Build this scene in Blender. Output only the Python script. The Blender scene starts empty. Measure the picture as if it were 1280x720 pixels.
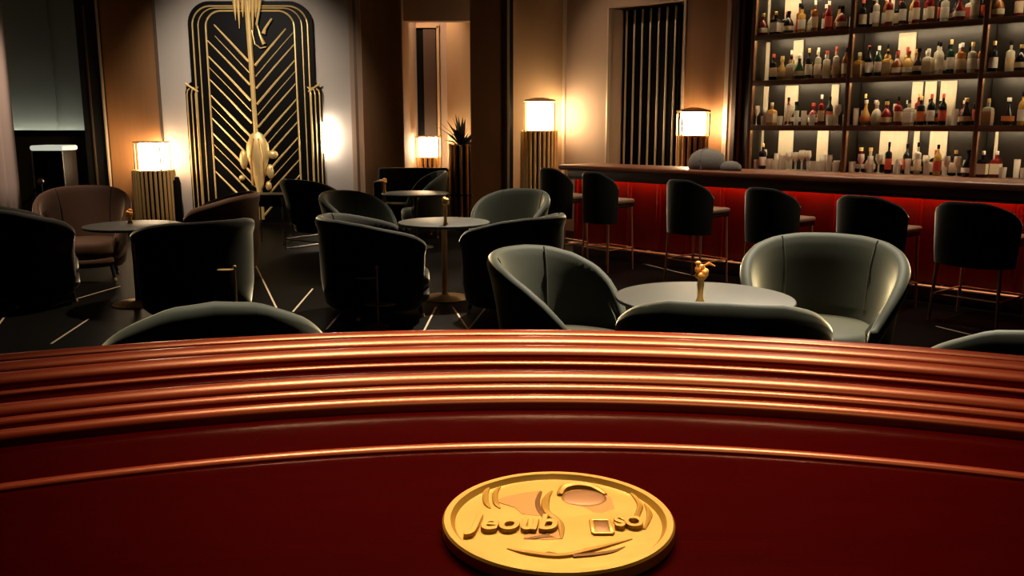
import bpy, bmesh, math, random
from mathutils import Vector, Matrix
R = random.Random(7)
PI = math.pi
scene = bpy.context.scene
COL = scene.collection

# ------------------------------------------------------------------ camera
F = 1100.0
TH = math.atan(205.0 / F)
CZ = 1.65
cam_d = bpy.data.cameras.new('camera')
cam_d.sensor_width = 36.0
cam_d.lens = 36.0 * F / 1280.0
cam_d.clip_start = 0.02
cam = bpy.data.objects.new('camera', cam_d)
cam.location = (0, 0, CZ)
cam.rotation_euler = (PI / 2 - TH, 0, 0)
COL.objects.link(cam)
scene.camera = cam

def ray(px, py):
    dx = (px - 640) / F
    dy = -(py - 360) / F
    c, s = math.cos(TH), math.sin(TH)
    return Vector((dx, c + s * dy, -s + c * dy))
def at_z(px, py, z):
    r = ray(px, py); t = (z - CZ) / r.z
    return Vector((r.x * t, r.y * t, z))
def at_y(px, py, y):
    r = ray(px, py); t = y / r.y
    return Vector((r.x * t, y, CZ + r.z * t))
def col_at(px, d, py=300):
    """ground point at depth d under picture column px"""
    r = ray(px, py); return Vector((r.x / r.y * d, d, 0))

# ------------------------------------------------------------------ materials
def mat(name, color, rough=0.5, metal=0.0, sheen=0.0, coat=0.0, noise=0.0, nscale=6.0, stretch=(1, 1, 1),
        spec=0.5, emit=None, estr=0.0, trans=0.0, bump=0.0, sheen_tint=None, sheen_rough=0.4, color2=None):
    m = bpy.data.materials.new(name); m.use_nodes = True
    nt = m.node_tree; b = nt.nodes['Principled BSDF']
    b.inputs['Base Color'].default_value = (*color, 1)
    b.inputs['Roughness'].default_value = rough
    b.inputs['Metallic'].default_value = metal
    b.inputs['Specular IOR Level'].default_value = spec
    if sheen:
        b.inputs['Sheen Weight'].default_value = sheen
        b.inputs['Sheen Roughness'].default_value = sheen_rough
        b.inputs['Sheen Tint'].default_value = (*(sheen_tint or (1, 1, 1)), 1)
    if coat:
        b.inputs['Coat Weight'].default_value = coat
        b.inputs['Coat Roughness'].default_value = 0.15
    if trans: b.inputs['Transmission Weight'].default_value = trans
    if emit:
        b.inputs['Emission Color'].default_value = (*emit, 1)
        b.inputs['Emission Strength'].default_value = estr
    if noise or bump:
        tc = nt.nodes.new('ShaderNodeTexCoord'); mp = nt.nodes.new('ShaderNodeMapping')
        mp.inputs['Scale'].default_value = stretch
        nz = nt.nodes.new('ShaderNodeTexNoise'); nz.inputs['Scale'].default_value = nscale
        nz.inputs['Detail'].default_value = 4
        nt.links.new(tc.outputs['Object'], mp.inputs['Vector']); nt.links.new(mp.outputs['Vector'], nz.inputs['Vector'])
        if noise:
            mx = nt.nodes.new('ShaderNodeMix'); mx.data_type = 'RGBA'
            c2 = color2 or tuple(max(0, c * (1 - noise)) for c in color)
            mx.inputs[6].default_value = (*color, 1); mx.inputs[7].default_value = (*c2, 1)
            nt.links.new(nz.outputs['Fac'], mx.inputs[0]); nt.links.new(mx.outputs[2], b.inputs['Base Color'])
        if bump:
            bp = nt.nodes.new('ShaderNodeBump'); bp.inputs['Strength'].default_value = bump; bp.inputs['Distance'].default_value = 0.01
            nt.links.new(nz.outputs['Fac'], bp.inputs['Height']); nt.links.new(bp.outputs['Normal'], b.inputs['Normal'])
    return m

M = {}
M['velvet'] = mat('green_velvet', (0.024, 0.028, 0.020), 0.7, sheen=1.0, sheen_tint=(1.0, 0.88, 0.58), sheen_rough=0.30, noise=0.35, nscale=5, spec=0.25)
M['velvet_dark'] = mat('charcoal_velvet', (0.014, 0.014, 0.011), 0.8, sheen=1.0, sheen_tint=(0.95, 0.88, 0.66), sheen_rough=0.28, noise=0.3, nscale=5, spec=0.2)
M['velvet_brown'] = mat('brown_velvet', (0.065, 0.026, 0.010), 0.7, sheen=0.8, sheen_tint=(0.85, 0.6, 0.4), sheen_rough=0.4, noise=0.3, nscale=5, spec=0.25)
M['stool_seat'] = mat('tan_leather', (0.24, 0.15, 0.09), 0.5, noise=0.2, nscale=8)
M['seam'] = mat('dark_piping', (0.012, 0.014, 0.012), 0.8)
M['leg_dark'] = mat('black_stained_wood', (0.012, 0.010, 0.009), 0.45, noise=0.3)
M['steel'] = mat('brushed_steel', (0.42, 0.39, 0.34), 0.35, metal=1.0, noise=0.1, nscale=30)
M['copper'] = mat('copper_tube', (0.55, 0.27, 0.13), 0.40, metal=0.6, noise=0.15, nscale=20)
M['brass'] = mat('brushed_brass', (0.82, 0.50, 0.19), 0.40, metal=0.45, noise=0.2, nscale=14)
M['gold'] = mat('gold_leaf', (0.88, 0.62, 0.24), 0.42, metal=0.45, noise=0.25, nscale=9)
M['vase_gold'] = mat('orange_gold_glaze', (0.95, 0.55, 0.16), 0.35, metal=0.15, noise=0.2, nscale=20)
M['coin'] = mat('coin_gold', (0.53, 0.325, 0.048), 0.38, metal=0.35, noise=0.15, nscale=18, bump=0.12)
M['coin_dark'] = mat('coin_shade_gold', (0.20, 0.09, 0.013), 0.45, metal=0.4, noise=0.2, nscale=18)  # darker gold for relief lines; shade put into the colour
M['bar_wood'] = mat('polished_red_wood', (0.036, 0.0006, 0.0004), 0.15, noise=0.35, nscale=5, stretch=(1.2, 9, 9), spec=0.05, coat=0.0)
M['bead_wood'] = mat('highlit_bead_wood', (0.21, 0.020, 0.005), 0.30, noise=0.12, nscale=4, stretch=(0.8, 5, 5), spec=0.9)  # orange highlight along the beads put into base colour and specular tint
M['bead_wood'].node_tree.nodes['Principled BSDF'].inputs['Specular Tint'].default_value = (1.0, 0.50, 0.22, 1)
M['bar_wood'].node_tree.nodes['Principled BSDF'].inputs['Specular Tint'].default_value = (1.0, 0.35, 0.2, 1)
M['counter_wood'] = mat('counter_wood', (0.16, 0.045, 0.017), 0.38, noise=0.5, nscale=4, stretch=(2, 12, 12))
M['apron_wood'] = mat('dark_red_wood', (0.045, 0.010, 0.006), 0.4, noise=0.4, nscale=4, stretch=(2, 12, 12))
M['red_panel'] = mat('red_lacquer', (0.50, 0.022, 0.010), 0.32, noise=0.25, nscale=3, stretch=(6, 6, 1))
M['shelf_wood'] = mat('shelf_walnut', (0.16, 0.075, 0.032), 0.45, noise=0.45, nscale=4, stretch=(3, 3, 14))
M['black'] = mat('black_lacquer', (0.0018, 0.0015, 0.0018), 0.5, noise=0.2, spec=0.08)
M['tabletop'] = mat('grey_stone_top', (0.034, 0.032, 0.025), 0.45, noise=0.18, nscale=3)
M['grey_wall'] = mat('greige_plaster', (0.46, 0.40, 0.34), 0.8, noise=0.10, nscale=2, stretch=(3, 3, .4))
M['tan_wall'] = mat('tan_plaster', (0.46, 0.30, 0.16), 0.75, noise=0.12, nscale=2, stretch=(3, 3, .4))
M['pink_wall'] = mat('warm_beige_plaster', (0.42, 0.29, 0.20), 0.75, noise=0.12, nscale=2, stretch=(3, 3, .4))
M['brown_panel'] = mat('cognac_wood_panel', (0.34, 0.155, 0.052), 0.55, noise=0.25, nscale=3, stretch=(8, 8, .5))
M['dark_wall'] = mat('dark_brown_wall', (0.055, 0.024, 0.010), 0.6, noise=0.25, nscale=3, stretch=(6, 6, .5))
M['black_wall'] = mat('near_black_wall', (0.016, 0.014, 0.012), 0.5, noise=0.25, nscale=3, stretch=(6, 6, .5))
M['trim'] = mat('pale_metal_trim', (0.72, 0.58, 0.42), 0.4, metal=0.5, noise=0.1)
M['trim_dark'] = mat('bronze_trim', (0.20, 0.13, 0.08), 0.45, metal=0.5, noise=0.1)
M['blind'] = mat('grey_green_blind', (0.42, 0.44, 0.37), 0.75, noise=0.10, nscale=2, stretch=(6, 6, .3))
M['curtain'] = mat('beige_curtain', (0.38, 0.28, 0.22), 0.85, noise=0.15, nscale=3, stretch=(5, 5, .3))
M['floor'] = mat('dark_stone_floor', (0.0035, 0.0029, 0.0022), 0.5, noise=0.6, nscale=1.2, stretch=(1, 4, 1), spec=0.04)
M['pillar'] = mat('brown_pillar_veneer', (0.20, 0.085, 0.03), 0.6, noise=0.25, nscale=3, stretch=(6, 6, .5))
M['ceiling'] = mat('dark_ceiling', (0.02, 0.016, 0.013), 0.8, noise=0.1)
M['lamp_glass'] = mat('lit_opal_glass', (0.9, 0.85, 0.75), 0.5, emit=(1.0, 0.74, 0.44), estr=36.0, noise=0.02)
M['sconce_glass'] = mat('lit_white_glass', (0.9, 0.9, 0.85), 0.5, emit=(1.0, 0.88, 0.72), estr=45.0, noise=0.02)
M['uplight'] = mat('lit_uplight', (0.9, 0.9, 0.85), 0.5, emit=(0.92, 0.92, 0.78), estr=22.0, noise=0.02)
M['led_red'] = mat('lit_red_strip', (0.9, 0.3, 0.2), 0.5, emit=(1.0, 0.20, 0.06), estr=20.0, noise=0.02)
M['led_shelf'] = mat('lit_shelf_strip', (0.9, 0.85, 0.7), 0.5, emit=(1.0, 0.77, 0.46), estr=62.0, noise=0.02)
M['pale_reflection'] = mat('pale_painted_reflection', (0.66, 0.58, 0.42), 0.5, noise=0.2, nscale=3, stretch=(10, 10, .5))  # pale tone of mirror reflections put into the colour
M['dark_back'] = mat('dark_back_panel', (0.016, 0.012, 0.008), 0.35, noise=0.4, nscale=3, stretch=(10, 10, .5))
M['leaf'] = mat('dark_leaf', (0.008, 0.016, 0.012), 0.55, noise=0.4)
M['flower'] = mat('orange_flower', (1.0, 0.40, 0.045), 0.6, noise=0.35, nscale=25)
M['grey_cloth'] = mat('grey_knit', (0.13, 0.115, 0.10), 0.9, noise=0.3, nscale=40, bump=0.3)
M['grey_cloth_dark'] = mat('dark_grey_knit', (0.08, 0.07, 0.07), 0.9, noise=0.3, nscale=40, bump=0.3)

# ------------------------------------------------------------------ mesh helpers
def B(): return bmesh.new()
def box(bm, c, s, rz=0.0, bevel=0.0, seg=2, mtx=None):
    r = bmesh.ops.create_cube(bm, size=1.0)
    vs = r['verts']
    m = Matrix.Translation(c) @ Matrix.Rotation(rz, 4, 'Z') @ Matrix.Diagonal((s[0], s[1], s[2], 1))
    if mtx is not None: m = mtx @ m
    bmesh.ops.transform(bm, matrix=m, verts=vs)
    if bevel:
        es = list({e for v in vs for e in v.link_edges})
        bmesh.ops.bevel(bm, geom=es, offset=bevel, segments=seg, profile=0.5, affect='EDGES')
def grid(bm, rows, close_u=False, close_v=False, cap0=False, cap1=False):
    V = [[bm.verts.new(p) for p in row] for row in rows]
    n, k = len(V), len(V[0])
    for i in range(n if close_v else n - 1):
        for j in range(k if close_u else k - 1):
            a, b = V[i][j], V[i][(j + 1) % k]; c, d = V[(i + 1) % n][(j + 1) % k], V[(i + 1) % n][j]
            try: bm.faces.new((a, b, c, d))
            except ValueError: pass
    if cap0: bm.faces.new(list(reversed(V[0])))
    if cap1: bm.faces.new(V[-1])
def lathe(bm, prof, seg=24, c=(0, 0, 0), sx=1.0, sy=1.0):
    rows = []
    for r, z in prof:
        r = max(r, 1e-4)
        rows.append([(c[0] + sx * r * math.cos(2 * PI * i / seg), c[1] + sy * r * math.sin(2 * PI * i / seg), c[2] + z) for i in range(seg)])
    grid(bm, rows, close_u=True, cap0=True, cap1=True)
def tube(bm, pts, r, seg=8, radii=None):
    pts = [Vector(p) for p in pts]; rows = []
    n = len(pts)
    for i, p in enumerate(pts):
        t = (pts[min(i + 1, n - 1)] - pts[max(i - 1, 0)]).normalized()
        up = Vector((0, 0, 1)) if abs(t.z) < 0.95 else Vector((0, 1, 0))
        a = t.cross(up).normalized(); b = t.cross(a).normalized()
        rr = radii[i] if radii else r
        rows.append([p + a * rr * math.cos(2 * PI * j / seg) + b * rr * math.sin(2 * PI * j / seg) for j in range(seg)])
    grid(bm, rows, close_u=True, cap0=True, cap1=True)
def ball(bm, c, r, seg=12, scale=(1, 1, 1)):
    v = bmesh.ops.create_uvsphere(bm, u_segments=seg, v_segments=max(6, seg // 2), radius=r)['verts']
    bmesh.ops.transform(bm, matrix=Matrix.Translation(c) @ Matrix.Diagonal((*scale, 1)), verts=v)
def prism(bm, outline, y0, y1):
    """outline of (x, z), extruded along y"""
    grid(bm, [[(x, y0, z) for x, z in outline], [(x, y1, z) for x, z in outline]], close_u=True, cap0=True, cap1=True)

def obj(name, bm, m, parent=None, smooth=True, loc=None, rz=0.0, angle=40):
    bmesh.ops.recalc_face_normals(bm, faces=bm.faces[:])
    me = bpy.data.meshes.new(name); bm.to_mesh(me); bm.free()
    me.materials.append(m if not isinstance(m, str) else M[m])
    if smooth:
        for p in me.polygons: p.use_smooth = True
        try: me.set_sharp_from_angle(angle=math.radians(angle))
        except Exception: pass
    o = bpy.data.objects.new(name, me); COL.objects.link(o)
    if parent is not None: o.parent = parent
    if loc is not None: o.location = loc
    o.rotation_euler.z = rz
    return o
def tag(o, label, cat, group=None):
    o['label'] = label; o['category'] = cat
    if group: o['group'] = group
    return o
def thing(name, label, cat, loc=(0, 0, 0), rz=0.0, group=None):
    o = bpy.data.objects.new(name, None); o.empty_display_size = 0.1
    COL.objects.link(o); o.location = loc; o.rotation_euler = (0, 0, rz)
    return tag(o, label, cat, group)
def struct(name, bm, m, parent=None, smooth=False, loc=None, rz=0.0):
    o = obj(name, bm, m, parent, smooth=smooth, loc=loc, rz=rz)
    if parent is None: o['kind'] = 'structure'
    return o
def copy_tree(o, parent=None):
    c = o.copy(); COL.objects.link(c)
    if parent is not None: c.parent = parent
    for ch in list(o.children): copy_tree(ch, c)
    return c
def face_rot(f): return math.atan2(-f[0], f[1])
def smooth01(a, b, x):
    t = min(1, max(0, (x - a) / (b - a))); return t * t * (3 - 2 * t)

# ------------------------------------------------------------------ places
BZ = 1.15                                             # height of the far bar
B0 = at_z(707, 206, BZ); B1 = at_z(1280, 230, BZ)
BD = (B1 - B0); BD.z = 0; BD.normalize()             # along the bar, towards the right
BN = Vector((-BD.y, BD.x, 0))                         # into the bar
def bar(t, n, z=0.0):
    p = Vector((B0.x, B0.y, 0)) + BD * t + BN * n; p.z = z; return p
BROT = math.atan2(BD.y, BD.x)
def bar_t(px, n):
    """distance along the bar at which a line n behind the bar edge crosses picture column px"""
    r = (px - 640) / F / math.cos(TH) * 1.0
    r = ray(px, 200); k = r.x / r.y
    p = bar(0, n)
    return (k * p.y - p.x) / (BD.x - k * BD.y)
WALL_N = 2.1
YB = 14.5                                             # back wall
CEIL = 4.3

# ------------------------------------------------------------------ floor, ceiling, outer walls
bm = B(); box(bm, (0.5, 7.0, -0.05), (19, 22, 0.1)); struct('floor', bm, 'floor')
bm = B(); box(bm, (0.5, 7.0, CEIL + 0.05), (19, 22, 0.1)); struct('ceiling', bm, 'ceiling')
bm = B(); box(bm, (-9.0, 7.0, CEIL / 2), (0.1, 22, CEIL)); struct('wall_left', bm, 'dark_wall')
bm = B(); box(bm, (0.5, -4.0, CEIL / 2), (19, 0.1, CEIL)); struct('wall_front', bm, 'black_wall')
bm = B(); box(bm, (10.0, 7.0, CEIL / 2), (0.1, 22, CEIL)); struct('wall_right', bm, 'dark_wall')

def xb(px, y=YB, py=150): return at_y(px, py, y).x
def zb(py, y=YB): return at_y(640, py, y).z
def wallbox(name, x0, x1, y0, y1, z0, z1, m):
    b = B(); box(b, ((x0 + x1) / 2, (y0 + y1) / 2, (z0 + z1) / 2), (x1 - x0, y1 - y0, z1 - z0)); return struct(name, b, m)

# window niche at far left
xw0, xw1 = xb(-60), xb(109)
zs = zb(166)
wallbox('wall_back_window_apron', xw0, xw1, YB, YB + 0.08, 0, zs, 'black_wall')
wallbox('wall_back_window_base', xw0, xw1, YB + 0.08, YB + 0.6, 0, zs - 0.16, 'black_wall')
wi = wallbox('window_1', xw0, xw1, YB + 0.5, YB + 0.58, zs - 0.16, CEIL, 'blind')
for px in (52,):
    b = B(); box(b, (xb(px), YB + 0.495, (zs + CEIL) / 2), (0.012, 0.02, CEIL - zs)); obj('window_mullion', b, 'blind', wi, smooth=False)
b = B(); box(b, ((xw0 + xw1) / 2, YB - 0.01, zs - 0.03), (xw1 - xw0, 0.06, 0.06), bevel=0.008); obj('window_sill', b, 'black', wi)
b = B(); box(b, ((xw0 + xw1) / 2 , YB + 0.40, zs - 0.15), (xw1 - xw0 - 0.3, 0.05, 0.012)); obj('added_sill_strip', b, 'uplight', wi)  # hidden strip added to light the blind from below
b = B(); box(b, ((xw0 + xw1) / 2, YB + 0.02, zs + 0.02), (xw1 - xw0, 0.03, 0.04)); obj('sill_lip', b, 'black', wi)
# dark pilaster between window and brown panel
wallbox('wall_back_pilaster_dark', xb(109), xb(136), YB - 0.12, YB + 0.3, 0, CEIL, 'black_wall')
wallbox('trim_1', xb(119), xb(121), YB - 0.135, YB - 0.12, 0, zb(8), 'trim_dark')
wallbox('trim_2', xb(135.5), xb(137.0), YB - 0.16, YB - 0.10, 0, CEIL, 'trim')
wallbox('wall_back_panel_brown', xb(137), xb(202), YB - 0.06, YB + 0.3, 0, CEIL, 'brown_panel')
wallbox('trim_3', xb(202), xb(203.6), YB - 0.09, YB, 0, CEIL, 'trim_dark')
# art wall
wallbox('wall_back_art', xb(203), xb(440), YB, YB + 0.3, 0, CEIL, 'grey_wall')
x = xb(440)
for i, (w, dep, m) in enumerate(((6, 0.05, 'pink_wall'), (4, 0.10, 'trim_dark'), (6, 0.15, 'pink_wall'), (2.5, 0.20, 'trim'))):
    x2 = x + w * YB / F
    wallbox('trim_%d' % (4 + i), x, x2, YB - dep, YB + 0.3, 0, CEIL, m); x = x2
# dark pillar
xp0, xp1 = x, xb(503, YB - 0.35)
wallbox('wall_back_pillar_brown', xp0, xp1, YB - 0.35, YB + 0.3, 0, CEIL, 'brown_panel')
# niche with doorway
YN = 16.3
zh = zb(27, YB)
wallbox('wall_back_niche', xb(496, YN), xb(640, YN), YN, YN + 0.2, 0, CEIL, 'pink_wall')
wallbox('wall_back_niche_header', xp1, xb(640), YB - 0.1, YB + 0.1, zh, CEIL, 'pink_wall')
wallbox('wall_niche_side', xp1 - 0.2, xp1 + 0.02, YB - 0.34, YN, 0, CEIL, 'pink_wall')
d1 = wallbox('door_1', xb(520, YN), xb(548, YN), YN - 0.03, YN + 0.01, 0, zb(35, YN), 'black')
b = B(); box(b, ((xb(531, YN) + xb(546, YN)) / 2, YN - 0.035, zb(35, YN) / 2), (xb(546, YN) - xb(531, YN), 0.03, zb(35, YN) - 0.05)); obj('door_leaf', b, 'dark_wall', d1, smooth=False)
b = B()
for px in (519, 549): box(b, (xb(px, YN), YN - 0.04, zb(33, YN) / 2), (0.045, 0.07, zb(33, YN)))
box(b, ((xb(519, YN) + xb(549, YN)) / 2, YN - 0.04, zb(33, YN)), (xb(551, YN) - xb(517, YN), 0.07, 0.06)); obj('door_frame', b, 'tan_wall', d1, smooth=False)
# dark pillar with bright edge
wallbox('wall_pillar_dark', xb(590, 13.4), xb(631, 13.4), 13.4, 13.85, 0, CEIL, 'pillar')
wallbox('trim_8', xb(588.5, 13.4), xb(590, 13.4), 13.37, 13.8, 0, CEIL, 'trim_dark')
wallbox('trim_9', xb(631, 13.4), xb(634, 13.4), 13.36, 13.8, 0, CEIL, 'trim_dark')
wallbox('trim_10', xb(634, 13.4), xb(637, 13.4), 13.34, 13.8, 0, CEIL, 'trim')
wallbox('trim_11', xb(637, 13.4), xb(641.5, 13.4), 13.42, 13.8, 0, CEIL, 'black_wall')

# angled wall behind the bar
def awall(name, px0, px1, z0, z1, m, n0=WALL_N, thick=0.15, t1=None):
    ta = bar_t(px0, n0); tb = bar_t(px1, n0) if t1 is None else t1
    b = B(); c = bar((ta + tb) / 2, n0 + thick / 2, (z0 + z1) / 2)
    box(b, c, (tb - ta, thick, z1 - z0), rz=BROT); return struct(name, b, m)
awall('wall_bar_lamp', 640, 702, 0, CEIL, 'tan_wall')
awall('trim_12', 702, 705, 0, CEIL, 'trim', WALL_N - 0.03, 0.15)
awall('wall_bar_beige', 705, 756, 0, CEIL, 'pink_wall')
RE = 0.42
zhead = at_y(757, 10, bar(bar_t(757, WALL_N), WALL_N).y).z
awall('wall_bar_header', 756, 851, zhead, CEIL, 'pink_wall')
ta, tb = bar_t(756, WALL_N), bar_t(850, WALL_N)
b = B(); box(b, bar(ta - 0.04, WALL_N + RE / 2 + 0.07, zhead / 2), (0.08, RE - 0.1, zhead), rz=BROT); struct('wall_bar_reveal', b, 'pink_wall')
b = B(); box(b, bar((ta + tb) / 2, WALL_N + RE + 0.05, CEIL / 2), (tb - ta + 0.6, 0.1, CEIL), rz=BROT); struct('wall_bar_recess', b, 'pink_wall')
awall('trim_13', 756, 757.6, 0, zhead, 'trim', WALL_N - 0.02, 0.06)
awall('trim_14', 848.5, 851, 0, CEIL, 'trim', WALL_N - 0.02, 0.15)
awall('wall_bar_brown', 851, 901, 0, CEIL, 'brown_panel')
awall('trim_15', 901, 906, 0, CEIL, 'trim', WALL_N - 0.05, 0.2)
awall('trim_16', 906, 911, 0, CEIL, 'pink_wall', WALL_N - 0.02, 0.15)
awall('trim_17', 911, 916, 0, CEIL, 'dark_wall', WALL_N - 0.10, 0.2)
awall('trim_18', 916, 922, 0, CEIL, 'brown_panel', WALL_N - 0.03, 0.2)
awall('wall_bar_shelves', 922, 1000, 0, CEIL, 'black_wall', WALL_N, 0.15, t1=9.5)
awall('wall_bar_start', 560, 640, 0, CEIL, 'tan_wall')

# slatted black panel in the recess
pn = WALL_N + RE
t0, t1 = bar_t(778, pn - 0.03), bar_t(846, pn - 0.03)
pt = thing('wall_panel', 'tall black panel with pale vertical strips, recessed in the beige wall behind the bar', 'wall panel', bar((t0 + t1) / 2, pn - 0.03, 0), BROT)
w = t1 - t0
b = B(); box(b, (0, 0, zhead / 2), (w, 0.05, zhead - 0.01)); obj('backing', b, 'black', pt, smooth=False)
for k in range(7):
    xx = -w / 2 + w * (k + 0.35) / 6.7 * 0.98
    b = B(); box(b, (xx, -0.035, zhead / 2), (0.022, 0.03, zhead - 0.03), bevel=0.006); obj('strip', b, 'trim', pt)

# curtain at the far left
b = B()
yc = 9.5; xc0, xc1 = -8.9, at_y(34, 300, yc).x
rows = []
n = 90
for z in (0.02, 1.0, 2.5, CEIL - 0.02):
    rows.append([(xc0 + (xc1 - xc0) * i / n, yc + 0.05 * math.sin(i * 0.9) + 0.02 * math.sin(i * 2.3), z) for i in range(n + 1)])
grid(b, rows)
cu = obj('curtain', b, 'curtain', loc=(0, 0, 0), angle=80)
mod = cu.modifiers.new('thick', 'SOLIDIFY'); mod.thickness = 0.02
tag(cu, 'long beige curtain hanging to the floor at the left edge of the room', 'curtain')

# inlaid metal floor lines
ln = 19
for (a, c) in (((313, 318), (346, 386)), ((391, 361), (366, 390)), ((28, 366), (-6, 412)), ((52, 354), (27, 382)), ((111, 399), (64, 430)),
               ((545, 384), (529, 416)), ((566, 384), (588, 416)), ((606, 386), (584, 414)), ((425, 392), (408, 412)), ((770, 322), (868, 345)),
               ((1170, 408), (1235, 424)), ((60, 384), (150, 358))):
    p, q = at_z(*a, 0.0), at_z(*c, 0.0); d = q - p
    b = B(); box(b, (p + q) / 2 + Vector((0, 0, 0.0015)), (d.length, 0.016, 0.003), rz=math.atan2(d.y, d.x)); struct('trim_%d' % ln, b, 'trim'); ln += 1

# ------------------------------------------------------------------ art panel
YA = YB - 0.005
ACX = at_y(318, 110, YA).x
art = thing('art_panel', 'tall black art deco wall panel with gold chevron bars and a gold stem', 'wall art', (ACX, YA, 0))
ztop = zb(2); zsh = zb(110); hw = 0.985; z0 = 0.06
def arch(h, zt, zb_, r, n=10):
    pts = [(-h, zb_)]
    for i in range(n + 1):
        a = PI - PI / 2 * i / n; pts.append((-h + r + r * math.cos(a), zt - r + r * math.sin(a)))
    for i in range(n + 1):
        a = PI / 2 - PI / 2 * i / n; pts.append((h - r + r * math.cos(a), zt - r + r * math.sin(a)))
    pts.append((h, zb_)); return pts
b = B(); prism(b, arch(hw, ztop, z0, 0.36), -0.06, 0.0); obj('backing', b, 'black', art, smooth=False)
for s in (-1, 1):
    b = B(); x0, x1 = (s * (hw - 0.02), s * (hw + 0.10))
    o = [(x0, z0), (x0, zsh + 0.10), (s * (hw + 0.03), zsh + 0.07), (x1 - s * 0.02, zsh), (x1, zsh - 0.07), (x1, z0)]
    prism(b, o, -0.08, 0.0); wg = obj('side_wing', b, 'black', art, smooth=False)
    for dx in (0.075, 0.005, -0.06):
        b = B(); xx = s * (hw + dx)
        tube(b, [(xx, -0.085, z0 + 0.02), (xx, -0.085, zsh - 0.10), (xx - s * 0.012, -0.085, zsh - 0.04), (xx - s * 0.05, -0.085, zsh - 0.01 + (0.075 - dx) * 0.2)], 0.0105, 6); obj('gold_line', b, 'gold', wg)
    b = B(); tube(b, [(s * (hw - 0.10), -0.075, zsh - 0.06), (s * (hw + 0.02), -0.09, zsh + 0.02), (s * (hw + 0.09), -0.085, zsh + 0.07)], 0.016, 6); obj('clasp', b, 'gold', wg)
for ins, r, rt in ((0.075, 0.30, 0.013), (0.165, 0.28, 0.0095), (0.285, 0.25, 0.0145)):
    pts = arch(hw - ins, ztop - 0.05 - ins * 0.35, z0 + 0.04, r)
    b = B(); tube(b, [(x, -0.068, z) for x, z in pts], rt, 6); obj('frame_line', b, 'gold', art)
fw = 0.685
k = 0
zr = ztop - 0.24
while zr > 0.8:
    thick = (0.0185, 0.0085, 0.016)[k % 3]
    for s in (-1, 1):
        zz = zr - (0.06 if s > 0 else 0)
        xa = fw if zz < ztop - 0.45 else fw - 0.12
        b = B(); tube(b, [(s * xa, -0.066, zz - (fw - xa)), (s * (fw * 0.5), -0.068, zz - fw * 0.53), (s * 0.05, -0.07, zz - fw * 1.0)], thick, 6,
                      radii=[thick * 0.6, thick, thick * 1.1]); obj('chevron_bar', b, 'gold', art)
    zr -= (0.17, 0.19, 0.245)[k % 3]; k += 1
b = B(); tube(b, [(-0.02, -0.085, ztop + 0.05), (-0.005, -0.095, 2.6), (0.012, -0.095, 1.6), (0.03, -0.09, z0 + 0.05)], 0.045, 8, radii=[0.05, 0.04, 0.036, 0.055]); obj('stem', b, 'gold', art)
b = B()
for xx, zt, zl in ((-0.22, 0.12, 0.30), (-0.16, 0.1, 0.42), (-0.09, 0.1, 0.25), (0.07, 0.1, 0.50), (0.02, 0.1, 0.3), (0.13, 0.08, 0.26)):
    tube(b, [(xx, -0.10, ztop + zt - 0.05), (xx * 0.95, -0.115, ztop - zl * 0.4), (xx * 0.9 - 0.01, -0.11, ztop - zl)], 0.03, 8, radii=[0.035, 0.024, 0.004])
tube(b, [(0.19, -0.10, ztop + 0.04), (0.17, -0.12, ztop - 0.15), (0.12, -0.12, ztop - 0.36), (0.17, -0.12, ztop - 0.52), (0.22, -0.11, ztop - 0.66)], 0.02, 8, radii=[0.035, 0.022, 0.018, 0.02, 0.03])
tube(b, [(0.22, -0.11, ztop - 0.5), (0.25, -0.11, ztop - 0.42), (0.36, -0.1, ztop - 0.27)], 0.02, 8, radii=[0.035, 0.022, 0.016])
tube(b, [(0.03, -0.10, ztop - 0.45), (0.08, -0.11, ztop - 0.66), (0.16, -0.11, ztop - 0.72), (0.25, -0.10, ztop - 0.70)], 0.009, 6)
obj('drip_crest', b, 'gold', art)
b = B()
zc = zb(196)
lathe(b, [(0.0, 0.42), (0.10, 0.36), (0.18, 0.20), (0.19, 0.02), (0.14, -0.14), (0.10, -0.30), (0.06, -0.5), (0.0, -0.52)][::-1], 16, (0.03, -0.10, zc), 1.0, 0.35)
obj('leaf_shield', b, 'gold', art)
for xx in (-0.07, 0.11):
    b = B(); tube(b, [(0.03 + (xx - 0.03) * 0.5, -0.165, zc + 0.3), (xx, -0.175, zc + 0.02), (xx * 0.9, -0.16, zc - 0.45)], 0.018, 6); obj('leaf_rib', b, 'brass', art)
for (px, py, sx, sz) in ((307, 199, .07, .16), (343, 193, .09, .07), (340, 214, .06, .12), (305, 222, .05, .05), (338, 232, .05, .08)):
    b = B(); p = at_y(px, py, YA); ball(b, (p.x - ACX, -0.10, p.z), 1.0, 12, (sx, 0.05, sz)); obj('side_bloom', b, 'gold', art)

# sconce beside the art panel
p = at_y(409, 172, YB)
sc = thing('wall_sconce', 'small glowing white wall light beside the right edge of the art panel', 'wall light', (p.x, YB, p.z - 0.25))
b = B(); box(b, (0, -0.02, 0.25), (0.06, 0.04, 0.30), bevel=0.008); obj('back_plate', b, 'brass', sc)
b = B(); lathe(b, [(0.0, 0.0), (0.05, 0.005), (0.055, 0.05), (0.055, 0.45), (0.05, 0.495), (0, 0.5)], 16, (0, -0.10, 0)); obj('glass_tube', b, 'sconce_glass', sc)

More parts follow.
